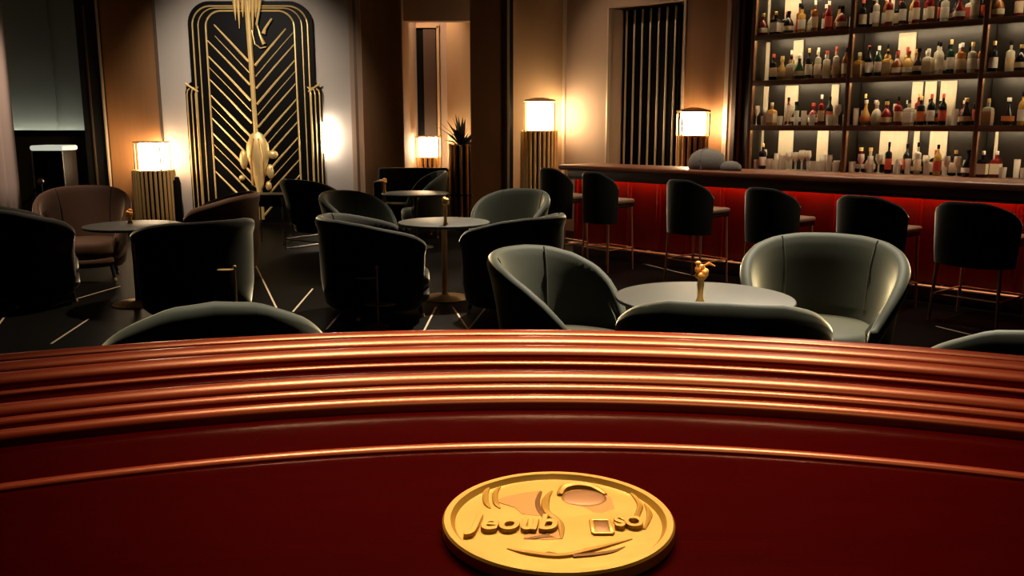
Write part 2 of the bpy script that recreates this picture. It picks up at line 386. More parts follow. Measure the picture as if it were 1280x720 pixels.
# ------------------------------------------------------------------ pedestal lamps
def make_lamp(name, label, pos, pw, ph, gw, gh, tubes, cap):
    t = thing(name, label, 'lamp', pos, 0, None)
    b = B(); lathe(b, [(pw * 0.42, 0.0), (pw * 0.42, ph - 0.02)], 20); obj('core', b, 'black', t)
    for i in range(tubes):
        a = 2 * PI * i / tubes
        r = pw / 2 - 0.02
        jit = 0.006 * (i % 3)
        b = B(); c = (r * math.cos(a), r * math.sin(a), 0)
        rt = PI * pw / tubes * 0.30
        tube(b, [(c[0], c[1], 0), (c[0], c[1], ph - jit)], rt, 10); obj('brass_tube', b, 'brass', t)
    b = B(); lathe(b, [(pw * 0.44, ph - 0.025), (pw * 0.45, ph - 0.02), (pw * 0.45, ph), (gw * 0.3, ph + 0.004)], 24); obj('top_plate', b, 'brass', t)
    b = B(); box(b, (0, 0, ph + gh / 2 + 0.005), (gw * 0.78, gw * 0.78, gh), bevel=0.03, seg=3); obj('glass_shade', b, 'lamp_glass', t)
    for sx in (-1, 1):
        for sy in (-1, 1):
            b = B(); tube(b, [(sx * gw * 0.47, sy * gw * 0.47, ph - 0.01), (sx * gw * 0.47, sy * gw * 0.47, ph + gh * 0.97)], 0.012, 8); obj('corner_post', b, 'brass', t)
    if cap:
        b = B()
        h = gw * 0.5
        rows = [[(-h, -h, ph + gh + 0.01), (h, -h, ph + gh + 0.01), (h, h, ph + gh + 0.01), (-h, h, ph + gh + 0.01)],
                [(-h, -h, ph + gh + 0.03), (h, -h, ph + gh + 0.03), (h, h, ph + gh + 0.03), (-h, h, ph + gh + 0.03)],
                [(-.15 * gw, -.15 * gw, ph + gh + cap), (.15 * gw, -.15 * gw, ph + gh + cap), (.15 * gw, .15 * gw, ph + gh + cap), (-.15 * gw, .15 * gw, ph + gh + cap)]]
        grid(b, rows, close_u=True, cap0=True, cap1=True); obj('cap', b, 'brass', t, smooth=False)
    return t
def lamp_at(name, label, px, ytop, ybase, d, wpx, gpx, tubes, cap):
    g = col_at(px, d, 160); s = d / F
    ph = at_y(px, ybase, d).z; gh = at_y(px, ytop, d).z - ph
    return make_lamp(name, label, g, wpx * s, ph, gpx * s, gh, tubes, cap)
lamp_at('pedestal_lamp', 'lit lamp on brass tube pedestal before the brown panel, left of the wall art', 188, 179, 212, YB - 0.47, 51, 33, 28, 0.025)  # cap added on this lamp to hold back its upward light
lamp_at('pedestal_lamp', 'tallest lit lamp, on brass tubes between the dark pillar and the bar', 674, 128, 163, 13.55, 46, 38, 24, 0.07)
p4 = bar(bar_t(866, 1.72), 1.72)
lamp_at('pedestal_lamp', 'lit lamp on brass tubes behind the bar, left of the bottle shelves', 866, 141, 169, p4.y, 39, 35, 16, 0.07)
# small table lamp in the niche, standing on a brass drum
lamp_at('table_lamp', 'small lit lamp on slim brass tube pedestal in the doorway niche', 535, 172, 196, 15.4, 27, 29, 14, 0.02)
# slim dark canister beside first lamp
g = col_at(222, YB - 0.4)
b = B(); lathe(b, [(0.0, 0), (0.10, 0.0), (0.11, 0.03), (0.11, 0.72), (0.085, 0.82), (0.0, 0.84)], 20)
tag(obj('floor_bin', b, 'black', loc=g), 'slim black rounded canister on the floor right of the left lamp', 'canister')

# tall planter with dark plant in the niche
dp = 14.25
g = col_at(577, 14.2, 200)
pl = thing('potted_plant', 'dark spiky plant in a tall brass tube planter beside the dark pillar', 'plant', g)
ph = at_y(576, 180, 14.2).z
b = B(); lathe(b, [(0.16, 0), (0.16, ph - 0.03), (0.12, ph - 0.04)], 18); obj('planter', b, 'black', pl)
for i in range(12):
    a = 2 * PI * i / 12
    b = B(); tube(b, [(0.185 * math.cos(a), 0.185 * math.sin(a), 0.0), (0.185 * math.cos(a), 0.185 * math.sin(a), ph - 0.01 * (i % 2))], 0.024, 8); obj('brass_tube', b, 'brass', pl)
b = B(); tube(b, [(0.192 * math.cos(2 * PI * i / 24), 0.192 * math.sin(2 * PI * i / 24), ph * 0.40) for i in range(25)], 0.02, 6); obj('ring', b, 'black', pl)
b = B()
for i in range(46):
    a = R.uniform(0, 2 * PI); el = R.uniform(0.25, 1.45); L = R.uniform(0.25, 0.62)
    d = Vector((math.cos(a) * math.cos(el), math.sin(a) * math.cos(el) * 0.7, math.sin(el)))
    s = d.cross(Vector((0, 0, 1))).normalized() * 0.03
    p0 = Vector((0, 0, ph - 0.05)); mid = p0 + d * L * 0.55; tip = p0 + d * L + Vector((0, 0, -0.10 * L))
    nrm = s.cross(d).normalized() * 0.006
    grid(b, [[p0 - s * .3, p0 + nrm, p0 + s * .3, p0 - nrm], [mid - s, mid + nrm, mid + s, mid - nrm], [tip - s * .05, tip + nrm * .2, tip + s * .05, tip - nrm * .2]], close_u=True, cap0=True, cap1=True)
obj('leaves', b, 'leaf', pl)

# black pedestal with lit top, far left, and rope post
g = col_at(69, 13.3, 200)
lp = thing('lit_pedestal', 'black box pedestal with a glowing top under the far left window', 'pedestal', g)
zt = at_y(69, 188, 13.3).z; w = 36 * 13.3 / F
b = B(); box(b, (0, 0, zt / 2), (w, w, zt), bevel=0.01); obj('body', b, 'black', lp)
b = B(); box(b, (0, 0, zt + 0.04), (w + 0.05, w + 0.05, 0.075), bevel=0.03, seg=3); obj('lit_top', b, mat('dim_lit_glass', (.8, .8, .7), .4, emit=(.9, .92, .75), estr=.55, noise=.02), lp)
for sx in (-1, 1):
    b = B(); tube(b, [(sx * (w / 2 + .005), -w / 2 - .005, 0), (sx * (w / 2 + .005), -w / 2 - .005, zt)], 0.012, 8); obj('edge_rod', b, 'steel', lp)
g = col_at(51, 12.2, 230)
zb_ = at_y(51, 227, 12.2).z
rp = thing('barrier_post', 'slim post with a chrome ball top at the far left', 'post', g)
b = B(); lathe(b, [(0.0, 0), (0.15, 0.0), (0.15, 0.012), (0.03, 0.035), (0.02, 0.05), (0.02, zb_ - 0.03)], 16); obj('post', b, 'black', rp)
b = B(); ball(b, (0, 0, zb_), 0.045, 16); obj('ball_top', b, 'steel', rp)
b = B(); tube(b, [(-0.02, 0, zb_ - 0.05), (-0.10, 0.0, zb_ - 0.13), (-0.2, 0.05, zb_ - 0.26), (-0.42, 0.1, zb_ - 0.36)], 0.014, 8); obj('rope', b, 'black', rp)

# ------------------------------------------------------------------ armchairs
KEY_TUB = [(0, 0.935), (25, 0.93), (45, 0.91), (65, 0.865), (85, 0.79), (100, 0.70), (115, 0.58), (128, 0.46), (140, 0.42)]
KEY_LOW = [(0, 0.935), (20, 0.915), (45, 0.825), (65, 0.735), (85, 0.64), (100, 0.57), (115, 0.51), (128, 0.46), (140, 0.44)]
KEY_MID = [(0, 0.935), (30, 0.925), (50, 0.885), (70, 0.81), (90, 0.71), (105, 0.62), (115, 0.55), (128, 0.47), (140, 0.44)]
KEY_BARREL = [(0, 0.90), (40, 0.895), (65, 0.87), (85, 0.83), (105, 0.79), (118, 0.755), (128, 0.70), (134, 0.64), (140, 0.60)]
def make_chair(name, label, m='velvet', sled=False, KEY=KEY_TUB, barrel=False):
    t = thing(name, label, 'armchair', (0, 0, 0))
    RX, RY = 0.51, 0.48
    z0 = (0.09 if barrel else 0.13) if not sled else 0.34
    H, HA = 0.93, 0.64
    PH = math.radians(128)
    N = 44
    def top(ph):
        d = abs(math.degrees(ph))
        for (a0, h0), (a1, h1) in zip(KEY, KEY[1:]):
            if d <= a1: return h0 + (h1 - h0) * (d - a0) / (a1 - a0)
        return KEY[-1][1]
    def pt(ph, r, z):
        e = 1.0
        x = RX * r * math.sin(ph); y = -RY * r * math.cos(ph)
        return (x, y, z)
    def section(ph, shrink=0.0):
        h = top(ph); Hh = h - z0
        k = 0.88 + 0.12 * smooth01(0.45, 0.93, h)
        zi = min(0.46, h - 0.10)
        if barrel: k = 1.0
        tb = 0.12 if barrel else 0.0
        s = [(0.70 + tb, z0), (0.76 + tb, z0 + 0.03), (0.82 + tb, z0 + .28 * Hh), (0.895 * k + tb * .5, z0 + .62 * Hh), (0.962 * k, h - 0.125), (0.992 * k, h - 0.078), (1.002 * k, h - 0.048), (0.988 * k, h - 0.022), (0.958 * k, h - 0.005),
             (0.920 * k, h), (0.880 * k, h - 0.007), (0.852 * k, h - 0.028), (0.832 * k, h - 0.075), (0.785 * k, h - 0.32 * (h - 0.36)), (0.735, zi), (0.69, min(0.36, zi - .05)), (0.66, z0 + .06)]
        if shrink:
            cx = 0.5 * (0.835 + 0.745); zc = (z0 + h) / 2
            s = [(cx + 0.06 * (z - zc) / Hh * 2 + (r - cx - 0.06 * (z - zc) / Hh * 2) * (1 - shrink), zc + (z - zc) * (1 - shrink * 0.12)) for r, z in s]
        return s
    phs = [-PH + 2 * PH * i / N for i in range(N + 1)]
    rows = []
    dphi = math.radians(3.2)
    ends = [(3.0 * .55, 0.75), (2.2 * .55, 0.42), (1.1 * .55, 0.14)]
    for k, s in ends: rows.append([pt(-PH - dphi * k, r, z) for r, z in section(-PH, s)])
    for ph in phs: rows.append([pt(ph, r, z) for r, z in section(ph)])
    for k, s in reversed(ends): rows.append([pt(PH + dphi * k, r, z) for r, z in section(PH, s)])
    b = B(); grid(b, rows, close_u=True, cap0=True, cap1=True)
    sh = obj('shell', b, m, t, angle=75)
    # seat cushion
    rows = []
    def se(r, z):
        o = []
        for i in range(36):
            a = 2 * PI * i / 36; c, s = math.cos(a), math.sin(a)
            x = math.copysign(abs(c) ** 0.8, c) * 0.325 * r; y = math.copysign(abs(s) ** 0.8, s) * 0.345 * r + 0.045
            o.append((x, y, z))
        return o
    for r, z in ((0.90, 0.24), (0.97, 0.255), (1.0, 0.29), (1.0, 0.36), (0.97, 0.395), (0.88, 0.412), (0.5, 0.422), (0.1, 0.424)): rows.append(se(r, z))
    b = B(); grid(b, rows, close_u=True, cap0=True, cap1=True); obj('seat_cushion', b, m, t, angle=75)
    rows = [se(r, z) for r, z in ((0.93, z0 + 0.02), (1.0, z0 + 0.05), (1.0, max(0.23, z0 + .06)), (0.96, max(0.24, z0 + .07)))]
    b = B(); grid(b, rows, close_u=True, cap0=True, cap1=True); obj('seat_base', b, m, t, angle=60)
    for s in (-1, 1):
        ph = s * math.radians(40)
        h = top(ph); Hh = h - z0
        b = B(); tube(b, [pt(ph, 0.880, h - 0.005), pt(ph, 0.850, h - 0.028), pt(ph, 0.829, h - 0.075), pt(ph, 0.782, h - 0.32 * (h - 0.36)), pt(ph, 0.735, 0.46)], 0.006, 6); obj('seam', b, 'seam', t)
    if sled:
        for s in (-1, 1):
            b = B()
            tube(b, [(s * 0.34, -0.30, 0.36), (s * 0.34, -0.30, 0.012), (s * 0.34, 0.32, 0.012), (s * 0.34, 0.32, 0.36)], 0.011, 8)
            tube(b, [(s * 0.34, -0.30, 0.14), (s * 0.34, 0.32, 0.14)], 0.009, 8); obj('leg_frame', b, 'steel', t)
        b = B(); tube(b, [(-0.34, -0.30, 0.14), (0.34, -0.30, 0.14)], 0.009, 8); obj('stretcher', b, 'steel', t)
    else:
        for sx, sy in ((-1, -1), (1, -1), (-1, 1), (1, 1)):
            b = B(); x, y = sx * 0.25, sy * 0.22 + 0.03
            tube(b, [(x * 1.12, y * 1.12, 0.025), (x, y, z0 + 0.06)], 0.02, 10, radii=[0.015, 0.024]); lg = obj('leg', b, 'leg_dark', t)
            b = B(); tube(b, [(x * 1.14, y * 1.14, 0.0), (x * 1.12, y * 1.12, 0.028)], 0.017, 10); obj('foot_cap', b, 'brass', lg)
    return t
GREEN = make_chair('armchair', '', 'velvet')
BROWN = make_chair('armchair', '', 'velvet_brown')
SLED = make_chair('armchair', '', 'velvet_dark', sled=True)
FRONT = make_chair('armchair', '', 'velvet', KEY=KEY_LOW)
FRONTM = make_chair('armchair', '', 'velvet', KEY=KEY_MID)
BARREL = make_chair('armchair', '', 'velvet_dark', KEY=KEY_BARREL, barrel=True)
BARRELB = make_chair('armchair', '', 'velvet_brown', KEY=KEY_BARREL, barrel=True)
used = set()
def chair(proto, loc, face, label, group, sc=(1, 1, 1)):
    if proto.name in used: o = copy_tree(proto)
    else: o = proto; used.add(proto.name)
    o.location = (loc[0], loc[1], 0); o.rotation_euler = (0, 0, face_rot(face)); o.scale = sc
    tag(o, label, 'armchair', group); return o
G1, G2, G3, G4 = 'armchairs at the nearest round table', 'armchairs at the middle round table', 'armchairs at the left round table', 'armchairs near the back wall'
T1 = at_z(880, 371, 0.74); T2 = at_z(555, 277, 0.74); T3 = at_z(166, 281, 0.74); T4 = at_z(519, 241, 0.74); T5 = at_z(338, 242, 0.70)
chair(GREEN, col_at(712, 5.15), (0.86, -0.5), 'green velvet armchair left of the nearest round table, turned sideways to it', G1, (1.0, 1.0, 0.97))
chair(GREEN, col_at(1030, 5.45), (-0.42, -0.9), 'green velvet armchair facing the camera at the right of the nearest round table', G1, (1.03, 1.03, 1.0))
chair(FRONTM, col_at(906, 3.98), (0.20, 1), 'green armchair with back to the camera, in front of the nearest round table', G1, (1.0, 0.9, 0.985))
chair(FRONT, col_at(1300, 3.5), (0.45, 0.9), 'green armchair back just showing above the wood rail at the right edge', G1, (0.95, 0.9, 0.97))
chair(FRONT, col_at(259, 3.98), (-0.36, 0.94), 'green armchair back rising over the wood rail at left, alone in front', 'front armchair', (1.08, 0.9, 0.985))
chair(BARREL, col_at(473, 7.68), (0.92, 0.30), 'dark green armchair with a wide black side, in front of the middle round table', G2, (1.08, 1.12, 0.97))
chair(GREEN, col_at(455, 9.5), (0.85, -0.45), 'green armchair behind the wide dark one, left of the middle round table', G2, (0.95, 0.95, 1.0))
chair(GREEN, col_at(634, 9.4), (-0.55, -0.8), 'green armchair facing the camera at the right of the middle round table', G2, (0.92, 0.92, 1.02))
chair(BARREL, col_at(640, 7.75), (-0.80, 0.55), 'black backed armchair between the middle round table and the nearest left armchair', G2, (0.98, 0.98, 0.98))
chair(BARREL, col_at(36, 8.2), (0.75, 0.65), 'dark armchair at the left edge of the picture beside the curtain', G3, (1.08, 1.0, 1.03))
chair(BROWN, col_at(107, 9.45), (0.35, -0.9), 'brown leather-toned armchair behind the left round table', G3, (0.98, 0.98, 1.05))
chair(BARREL, col_at(243, 7.50), (-0.65, 0.75), 'black armchair with back to the camera in front of the left round table', G3, (1.0, 1.0, 0.97))
chair(BARRELB, col_at(274, 9.6), (-0.9, -0.15), 'dark brown armchair right of the left round table, turned towards it', G3, (1.0, 0.95, 1.02))
chair(SLED, col_at(398, 11.7), (0.55, 0.8), 'dark armchair on steel frame legs in front of the art panel', G4, (0.95, 0.95, 1.02))
chair(GREEN, col_at(529, 13.0), (-0.8, -0.25), 'small green armchair behind the far table, before the dark sofa', G4, (0.8, 0.8, 1.04))

# dark sofa near the niche
g = col_at(518, 14.0)
sf = thing('sofa', 'dark two seat sofa against the brown pillar in the far middle', 'sofa', (g.x, 13.80, 0))
w = 1.12
b = B(); box(b, (0, 0, 0.28), (w, 0.6, 0.30), bevel=0.04); obj('seat', b, 'velvet_dark', sf)
b = B(); box(b, (0, 0.26, 0.58), (w, 0.14, 0.78), bevel=0.05, seg=3); obj('backrest', b, 'velvet_dark', sf)
for s in (-1, 1):
    b = B(); box(b, (s * (w / 2 - 0.06), 0, 0.48), (0.13, 0.6, 0.62), bevel=0.045, seg=3); obj('arm', b, 'velvet_dark', sf)
    for sy in (-1, 1):
        b = B(); tube(b, [(s * (w / 2 - 0.08), sy * 0.24, 0), (s * (w / 2 - 0.08), sy * 0.24, 0.15)], 0.02, 8); obj('leg', b, 'leg_dark', sf)

# ------------------------------------------------------------------ round tables
def table(pos, r, label, polem='leg_dark', basem='brass'):
    t = thing('round_table', label, 'table', (pos.x, pos.y, 0), 0, 'round lounge tables')
    h = pos.z
    b = B(); lathe(b, [(0.0, h - 0.028), (r - 0.03, h - 0.028), (r - 0.006, h - 0.02), (r, h - 0.010), (r - 0.004, h - 0.002), (r - 0.012, h), (0, h)], 64); obj('tabletop', b, 'tabletop', t)
    b = B(); lathe(b, [(0.0, h - 0.05), (0.14, h - 0.045), (0.14, h - 0.03), (0.0, h - 0.029)], 24); obj('top_plate', b, 'black', t)
    b = B(); lathe(b, [(0.032, 0.02), (0.028, 0.06), (0.028, h - 0.05), (0.04, h - 0.045)], 16); obj('pedestal', b, polem, t)
    b = B(); lathe(b, [(0.0, 0.0), (0.23, 0.0), (0.235, 0.006), (0.225, 0.014), (0.06, 0.022), (0.03, 0.04), (0, 0.04)], 32); obj('base', b, basem, t)
    return t
table(T1, 0.475, 'grey round pedestal table nearest the camera, bearing a gold vase')
table(T2, 0.435, 'grey round table with brass pole in the middle of the room', 'brass', 'brass')
table(T3, 0.43, 'grey round table in the left group before the brass lamp')
table(T4, 0.45, 'far dark round table in front of the small sofa', 'leg_dark', 'leg_dark')
# small square side table in front of art panel
st = thing('side_table', 'small square metal side table below the art panel', 'table', (T5.x, T5.y, 0), 0.0)
w = 0.46
b = B(); box(b, (0, 0, 0.685), (w, w, 0.03), bevel=0.006); obj('tabletop', b, 'tabletop', st)
for sx in (-1, 1):
    for sy in (-1, 1):
        b = B(); tube(b, [(sx * (w / 2 - .02), sy * (w / 2 - .02), 0), (sx * (w / 2 - .02), sy * (w / 2 - .02), 0.672)], 0.012, 8); obj('leg', b, 'steel', st)
b = B(); box(b, (0, 0, 0.60), (w - 0.05, w - 0.05, 0.13), bevel=0.01); obj('drawer_box', b, 'black', st)

# ------------------------------------------------------------------ vases with flowers
def vase(pos, h, label, sprig=True, flower='flower'):
    t = thing('bud_vase', label, 'vase', pos, 0, 'gold table ornaments')
    b = B(); lathe(b, [(0.0, 0), (0.022, 0.0), (0.024, 0.01), (0.016, 0.03), (0.015, h * 0.3), (0.019, h * 0.5), (0.015, h * 0.62), (0.018, h * 0.66), (0.010, h * 0.66)], 16); obj('vase', b, 'vase_gold', t)
    b = B()
    rr = random.Random(int(h * 1000))
    for i in range(16):
        a = rr.uniform(0, 2 * PI); e = rr.uniform(-0.6, 1.4)
        ball(b, (0.022 * math.cos(a) * math.cos(e), 0.022 * math.sin(a) * math.cos(e), h * 0.78 + 0.032 * math.sin(e)), 0.018, 8)
    obj('blossom', b, flower, t)
    if sprig:
        b = B(); tube(b, [(0.004, 0, h * 0.8), (0.008, 0, h * 1.0)], 0.0025, 6)
        tube(b, [(0.008, 0, h * 0.98), (0.04, 0.0, h * 1.04), (0.07, 0.0, h * 0.97)], 0.005, 6, radii=[.003, .009, .004])
        ball(b, (-0.018, 0, h * 1.04), 0.014, 8, (1.1, 1, .9)); obj('sprig', b, 'flower', t)
    return t
vase(at_z(875, 379, 0.74), 0.20, 'gold bud vase with orange blossom on the nearest round table')
vase(at_z(557, 281, 0.74), 0.27, 'slim gold ornament standing on the middle round table', False, 'vase_gold')
vase(at_z(163, 279, 0.74), 0.11, 'short yellow gold ornament on the left round table', False)
vase(at_z(481, 241, 0.74), 0.19, 'small gold ornament at the left end of the far table', False)

# brass drink stands
def stand(pos, h, plates, label):
    t = thing('drink_stand', label, 'drink stand', pos, 0, 'slim brass drink stands')
    b = B(); tube(b, [(0, 0, 0.01), (0, 0, h)], 0.009, 8); obj('pole', b, 'brass', t)
    b = B(); lathe(b, [(0, 0), (0.10, 0), (0.10, 0.008), (0.02, 0.014), (0, 0.014)], 20); obj('base', b, 'copper', t)
    for z, r, dx in plates:
        b = B(); lathe(b, [(0, z - 0.008), (r, z - 0.008), (r, z), (0, z)], 24, (dx, 0, 0), 1.0, 0.6); obj('tray', b, 'gold', t)
    b = B(); ball(b, (0, 0, h), 0.016, 10); obj('finial', b, 'brass', t)
    return t
s1 = at_z(473, 409, 0.0)
stand(s1, 0.50, ((0.20, 0.13, 0.02), (0.42, 0.09, -0.09)), 'slim brass stand with two trays before the wide dark armchair')
s2 = at_z(298, 417, 0.0)
stand(s2, 0.54, ((0.25, 0.09, -0.07), (0.52, 0.07, -0.07)), 'slim brass stand with two trays beside the black armchair of the left table')

# ------------------------------------------------------------------ far bar
TE = bar_t(1420, 0) 
TE = min(TE, 6.4)
bc = thing('bar_counter', 'long bar with red lit panels under a brown wooden top', 'bar', bar(0, 0, 0), BROT)
b = B(); box(b, (TE / 2 - 0.05, 0.33, BZ - 0.03), (TE + 0.1, 0.70, 0.06), bevel=0.018, seg=3); obj('countertop', b, 'counter_wood', bc)
b = B(); box(b, (TE / 2, 0.06, BZ - 0.115), (TE, 0.05, 0.11), bevel=0.006); obj('apron', b, 'apron_wood', bc)
b = B(); box(b, (TE / 2, 0.045, BZ - 0.165), (TE, 0.06, 0.02), bevel=0.006); obj('apron_moulding', b, 'apron_wood', bc)
b = B(); box(b, (TE / 2, 0.42, (BZ - 0.06) / 2), (TE - 0.04, 0.44, BZ - 0.07)); obj('front_panel', b, 'red_panel', bc, smooth=False)
for k in range(int(TE / 0.42) + 1):
    b = B(); box(b, (0.02 + k * 0.42, 0.19, BZ * 0.5 - 0.03), (0.05, 0.03, BZ - 0.08), bevel=0.01); obj('rib', b, 'red_panel', bc)
b = B(); box(b, (TE / 2, 0.185, 0.09), (TE, 0.05, 0.18), bevel=0.01); obj('plinth', b, 'apron_wood', bc)
b = B(); box(b, (TE / 2, 0.150, BZ - 0.075), (TE - 0.1, 0.02, 0.015)); obj('light_strip', b, 'led_red', bc, smooth=False)
b = B(); tube(b, [(0.05, 0.02, 0.17), (TE, 0.02, 0.17)], 0.02, 10)
for k in range(int(TE / 1.1) + 1): tube(b, [(0.1 + k * 1.1, 0.02, 0.17), (0.1 + k * 1.1, 0.17, 0.17)], 0.012, 8)
obj('foot_rail', b, 'copper', bc)

# grey knitted domes on the bar
def on_bar(px, n, z):
    return bar(bar_t(px, n), n, z)
p = on_bar(884, 0.28, BZ)
kd = thing('knit_bundle', 'large grey rounded bundle resting on the bar top before the lamp', 'cloth bundle', p, BROT, 'grey bundles on the bar')
b = B(); lathe(b, [(0.0, 0), (0.19, 0.0), (0.205, 0.03), (0.20, 0.10), (0.165, 0.17), (0.10, 0.215), (0.0, 0.23)], 28, (0, 0, 0), 1.1, 0.8); obj('bundle', b, 'grey_cloth', kd)
b = B(); tube(b, [(-0.02 + 0.05 * (1 - math.sin(a)), -0.17 * math.cos(a), 0.005 + 0.226 * math.sin(a)) for a in [PI * i / 14 for i in range(15)]], 0.012, 8); obj('dark_fold', b, 'grey_cloth_dark', kd)
p = on_bar(914, 0.22, BZ)
b = B(); lathe(b, [(0.0, 0), (0.10, 0.0), (0.11, 0.02), (0.10, 0.06), (0.06, 0.095), (0.0, 0.105)], 22, (0, 0, 0), 1.15, 0.8)
tag(obj('knit_bundle', b, 'grey_cloth', loc=p, rz=BROT), 'small grey rounded bundle on the bar right of the large one', 'cloth bundle', 'grey bundles on the bar')

# ------------------------------------------------------------------ bar stools
def make_stool():
    t = thing('bar_stool', '', 'bar stool')
    # local +Y = facing
    b = B(); n = 28; rows = []
    W = 0.29; A = math.radians(84)
    for i in range(n + 1):
        a = -A + 2 * A * i / n; u = abs(a) / A
        h = 1.07 - 0.10 * smooth01(0.2, 1.0, u) - 0.07 * max(0.0, (u - 0.7) / 0.3) ** 2
        lo = 0.52
        s, c = math.sin(a), math.cos(a)
        sec = [(0.93, lo), (0.96, lo + .12), (1.0, h - 0.03), (0.997, h - 0.008), (0.975, h), (0.93, h), (0.905, h - 0.008), (0.895, h - 0.03), (0.875, lo + .14), (0.86, lo + 0.02)]
        rows.append([(W * r * s, -0.24 * r * c - 0.0, z) for r, z in sec])
    grid(b, rows, close_u=True, cap0=True, cap1=True); obj('backrest', b, 'velvet_dark', t, angle=60)
    b = B(); box(b, (0, 0.10, 0.745), (0.46, 0.46, 0.055), bevel=0.02, seg=3); obj('seat', b, 'stool_seat', t)
    b = B(); box(b, (0, 0.10, 0.70), (0.44, 0.44, 0.035), bevel=0.008); obj('seat_frame', b, 'leg_dark', t)
    for sx in (-1, 1):
        for sy in (-1, 1):
            b = B(); tube(b, [(sx * 0.23, 0.09 + sy * 0.22, 0.0), (sx * 0.205, 0.09 + sy * 0.20, 0.69)], 0.013, 10, radii=[0.010, 0.015]); obj('leg', b, 'copper', t)
    b = B()
    for sx in (-1, 1): tube(b, [(sx * 0.226, -0.125, 0.24), (sx * 0.226, 0.305, 0.24)], 0.008, 8)
    tube(b, [(-0.226, 0.306, 0.24), (0.226, 0.306, 0.24)], 0.010, 8); tube(b, [(-0.226, -0.126, 0.24), (0.226, -0.126, 0.24)], 0.008, 8)
    obj('footrest', b, 'copper', t)
    return t
proto = make_stool()
ords = ['farthest, at the left end of the bar', 'second from the left end of the bar', 'third from the left, behind the gold vase', 'fourth from the left along the bar',
        'fifth from the left, second nearest', 'nearest, at the right edge of the picture']
NS = -0.50
for i, (px, ytop, ws) in enumerate(((700, 210, 0.9), (755, 215, 0.92), (868, 225, 1.02), (972, 235, 1.05), (1098, 245, 1.16), (1232, 253, 1.2))):
    o = proto if i == 0 else copy_tree(proto)
    g = bar(bar_t(px, NS), NS)
    nd = g.y - 0.2
    zt = at_y(px, ytop, nd).z
    o.location = g; o.rotation_euler = (0, 0, face_rot(BN + BD * 0.12))
    o.scale = (ws, ws, zt / 1.07)
    tag(o, 'dark copper legged bar stool, ' + ords[i], 'bar stool', 'bar stools along the red bar')

# ------------------------------------------------------------------ back bar shelves
SN, SDEP = 1.50, 0.32
sp = 0.53
zsh0 = 1.635                                          # shelf at eye level
levels = [zsh0 - sp, zsh0, zsh0 + sp, zsh0 + 2 * sp, zsh0 + 3 * sp]
tu = [bar_t(934, SN), bar_t(1053, SN), bar_t(1216, SN)]
tu.append(tu[2] + 1.4)
sh = thing('back_bar_shelves', 'tall wooden shelf unit full of bottles and glasses behind the bar', 'shelves', bar(0, SN, 0), BROT)
for t_ in tu:
    b = B(); box(b, (t_, 0.03, 2.0), (0.05, 0.06, 4.0), bevel=0.006); obj('upright', b, 'shelf_wood', sh)
    b = B(); box(b, (t_, SDEP / 2 + .03, 2.0), (0.035, SDEP - 0.06, 4.0)); obj('side_panel', b, 'dark_back', sh, smooth=False)
for i in range(3):
    x0, x1 = tu[i] + 0.025, tu[i + 1] - 0.025
    b = B(); box(b, ((x0 + x1) / 2, SDEP + 0.01, 2.0), (x1 - x0, 0.02, 4.0)); obj('back_panel', b, 'dark_back', sh, smooth=False)
    for j, z in enumerate(levels):
        b = B(); box(b, ((x0 + x1) / 2, SDEP / 2, z - 0.0175), (x1 - x0, SDEP - 0.005, 0.035), bevel=0.005); obj('shelf', b, 'shelf_wood', sh)
        if j > 0:
            b = B(); box(b, ((x0 + x1) / 2, 0.0, z - 0.03), (x1 - x0, 0.016, 0.062), bevel=0.003); obj('shelf_lip', b, 'shelf_wood', sh)
            b = B(); box(b, ((x0 + x1) / 2, 0.03, z - 0.041), (x1 - x0 - 0.06, 0.022, 0.010)); obj('light_strip', b, 'led_shelf', sh, smooth=False)
b = B(); box(b, ((tu[0] + tu[3]) / 2, SDEP / 2 + 0.02, (zsh0 - sp - 0.04) / 2), (tu[3] - tu[0], SDEP, zsh0 - sp - 0.06)); obj('lower_cabinet', b, 'shelf_wood', sh, smooth=False)
# pale strips on the back, painted in for columns reflected in a mirror
for bay, lv, px0, px1, h in ((0, 0, 936, 953, 1), (0, 0, 972, 990, 1), (0, 1, 939, 956, 1), (0, 1, 977, 993, 1), (0, 2, 941, 955, 1), (0, 3, 944, 953, 1), (0, 3, 971, 990, 1),
                             (0, 1, 1034, 1043, 1), (0, 2, 984, 996, 1), (0, 0, 1020, 1034, 1), (1, 0, 1098, 1132, .8), (1, 0, 1140, 1147, 1), (1, 0, 1160, 1182, .9),
                             (1, 1, 1133, 1146, .95), (1, 1, 1149, 1163, 1), (1, 1, 1168, 1188, 1), (1, 2, 1112, 1133, .9), (1, 3, 1094, 1103, 1), (1, 3, 1142, 1150, 1), (2, 0, 1222, 1226, 1), (2, 0, 1241, 1245, 1)):
    ta, tb = bar_t(px0, SN + SDEP - .02), bar_t(px1, SN + SDEP - .02)
    z = levels[lv]; hh = (sp - 0.06) * h
    b = B(); box(b, ((ta + tb) / 2, SDEP - 0.015, z + hh / 2 + (sp - 0.06 - hh)), (tb - ta, 0.02, hh), bevel=0.004); obj('painted_reflection', b, 'pale_reflection', sh)

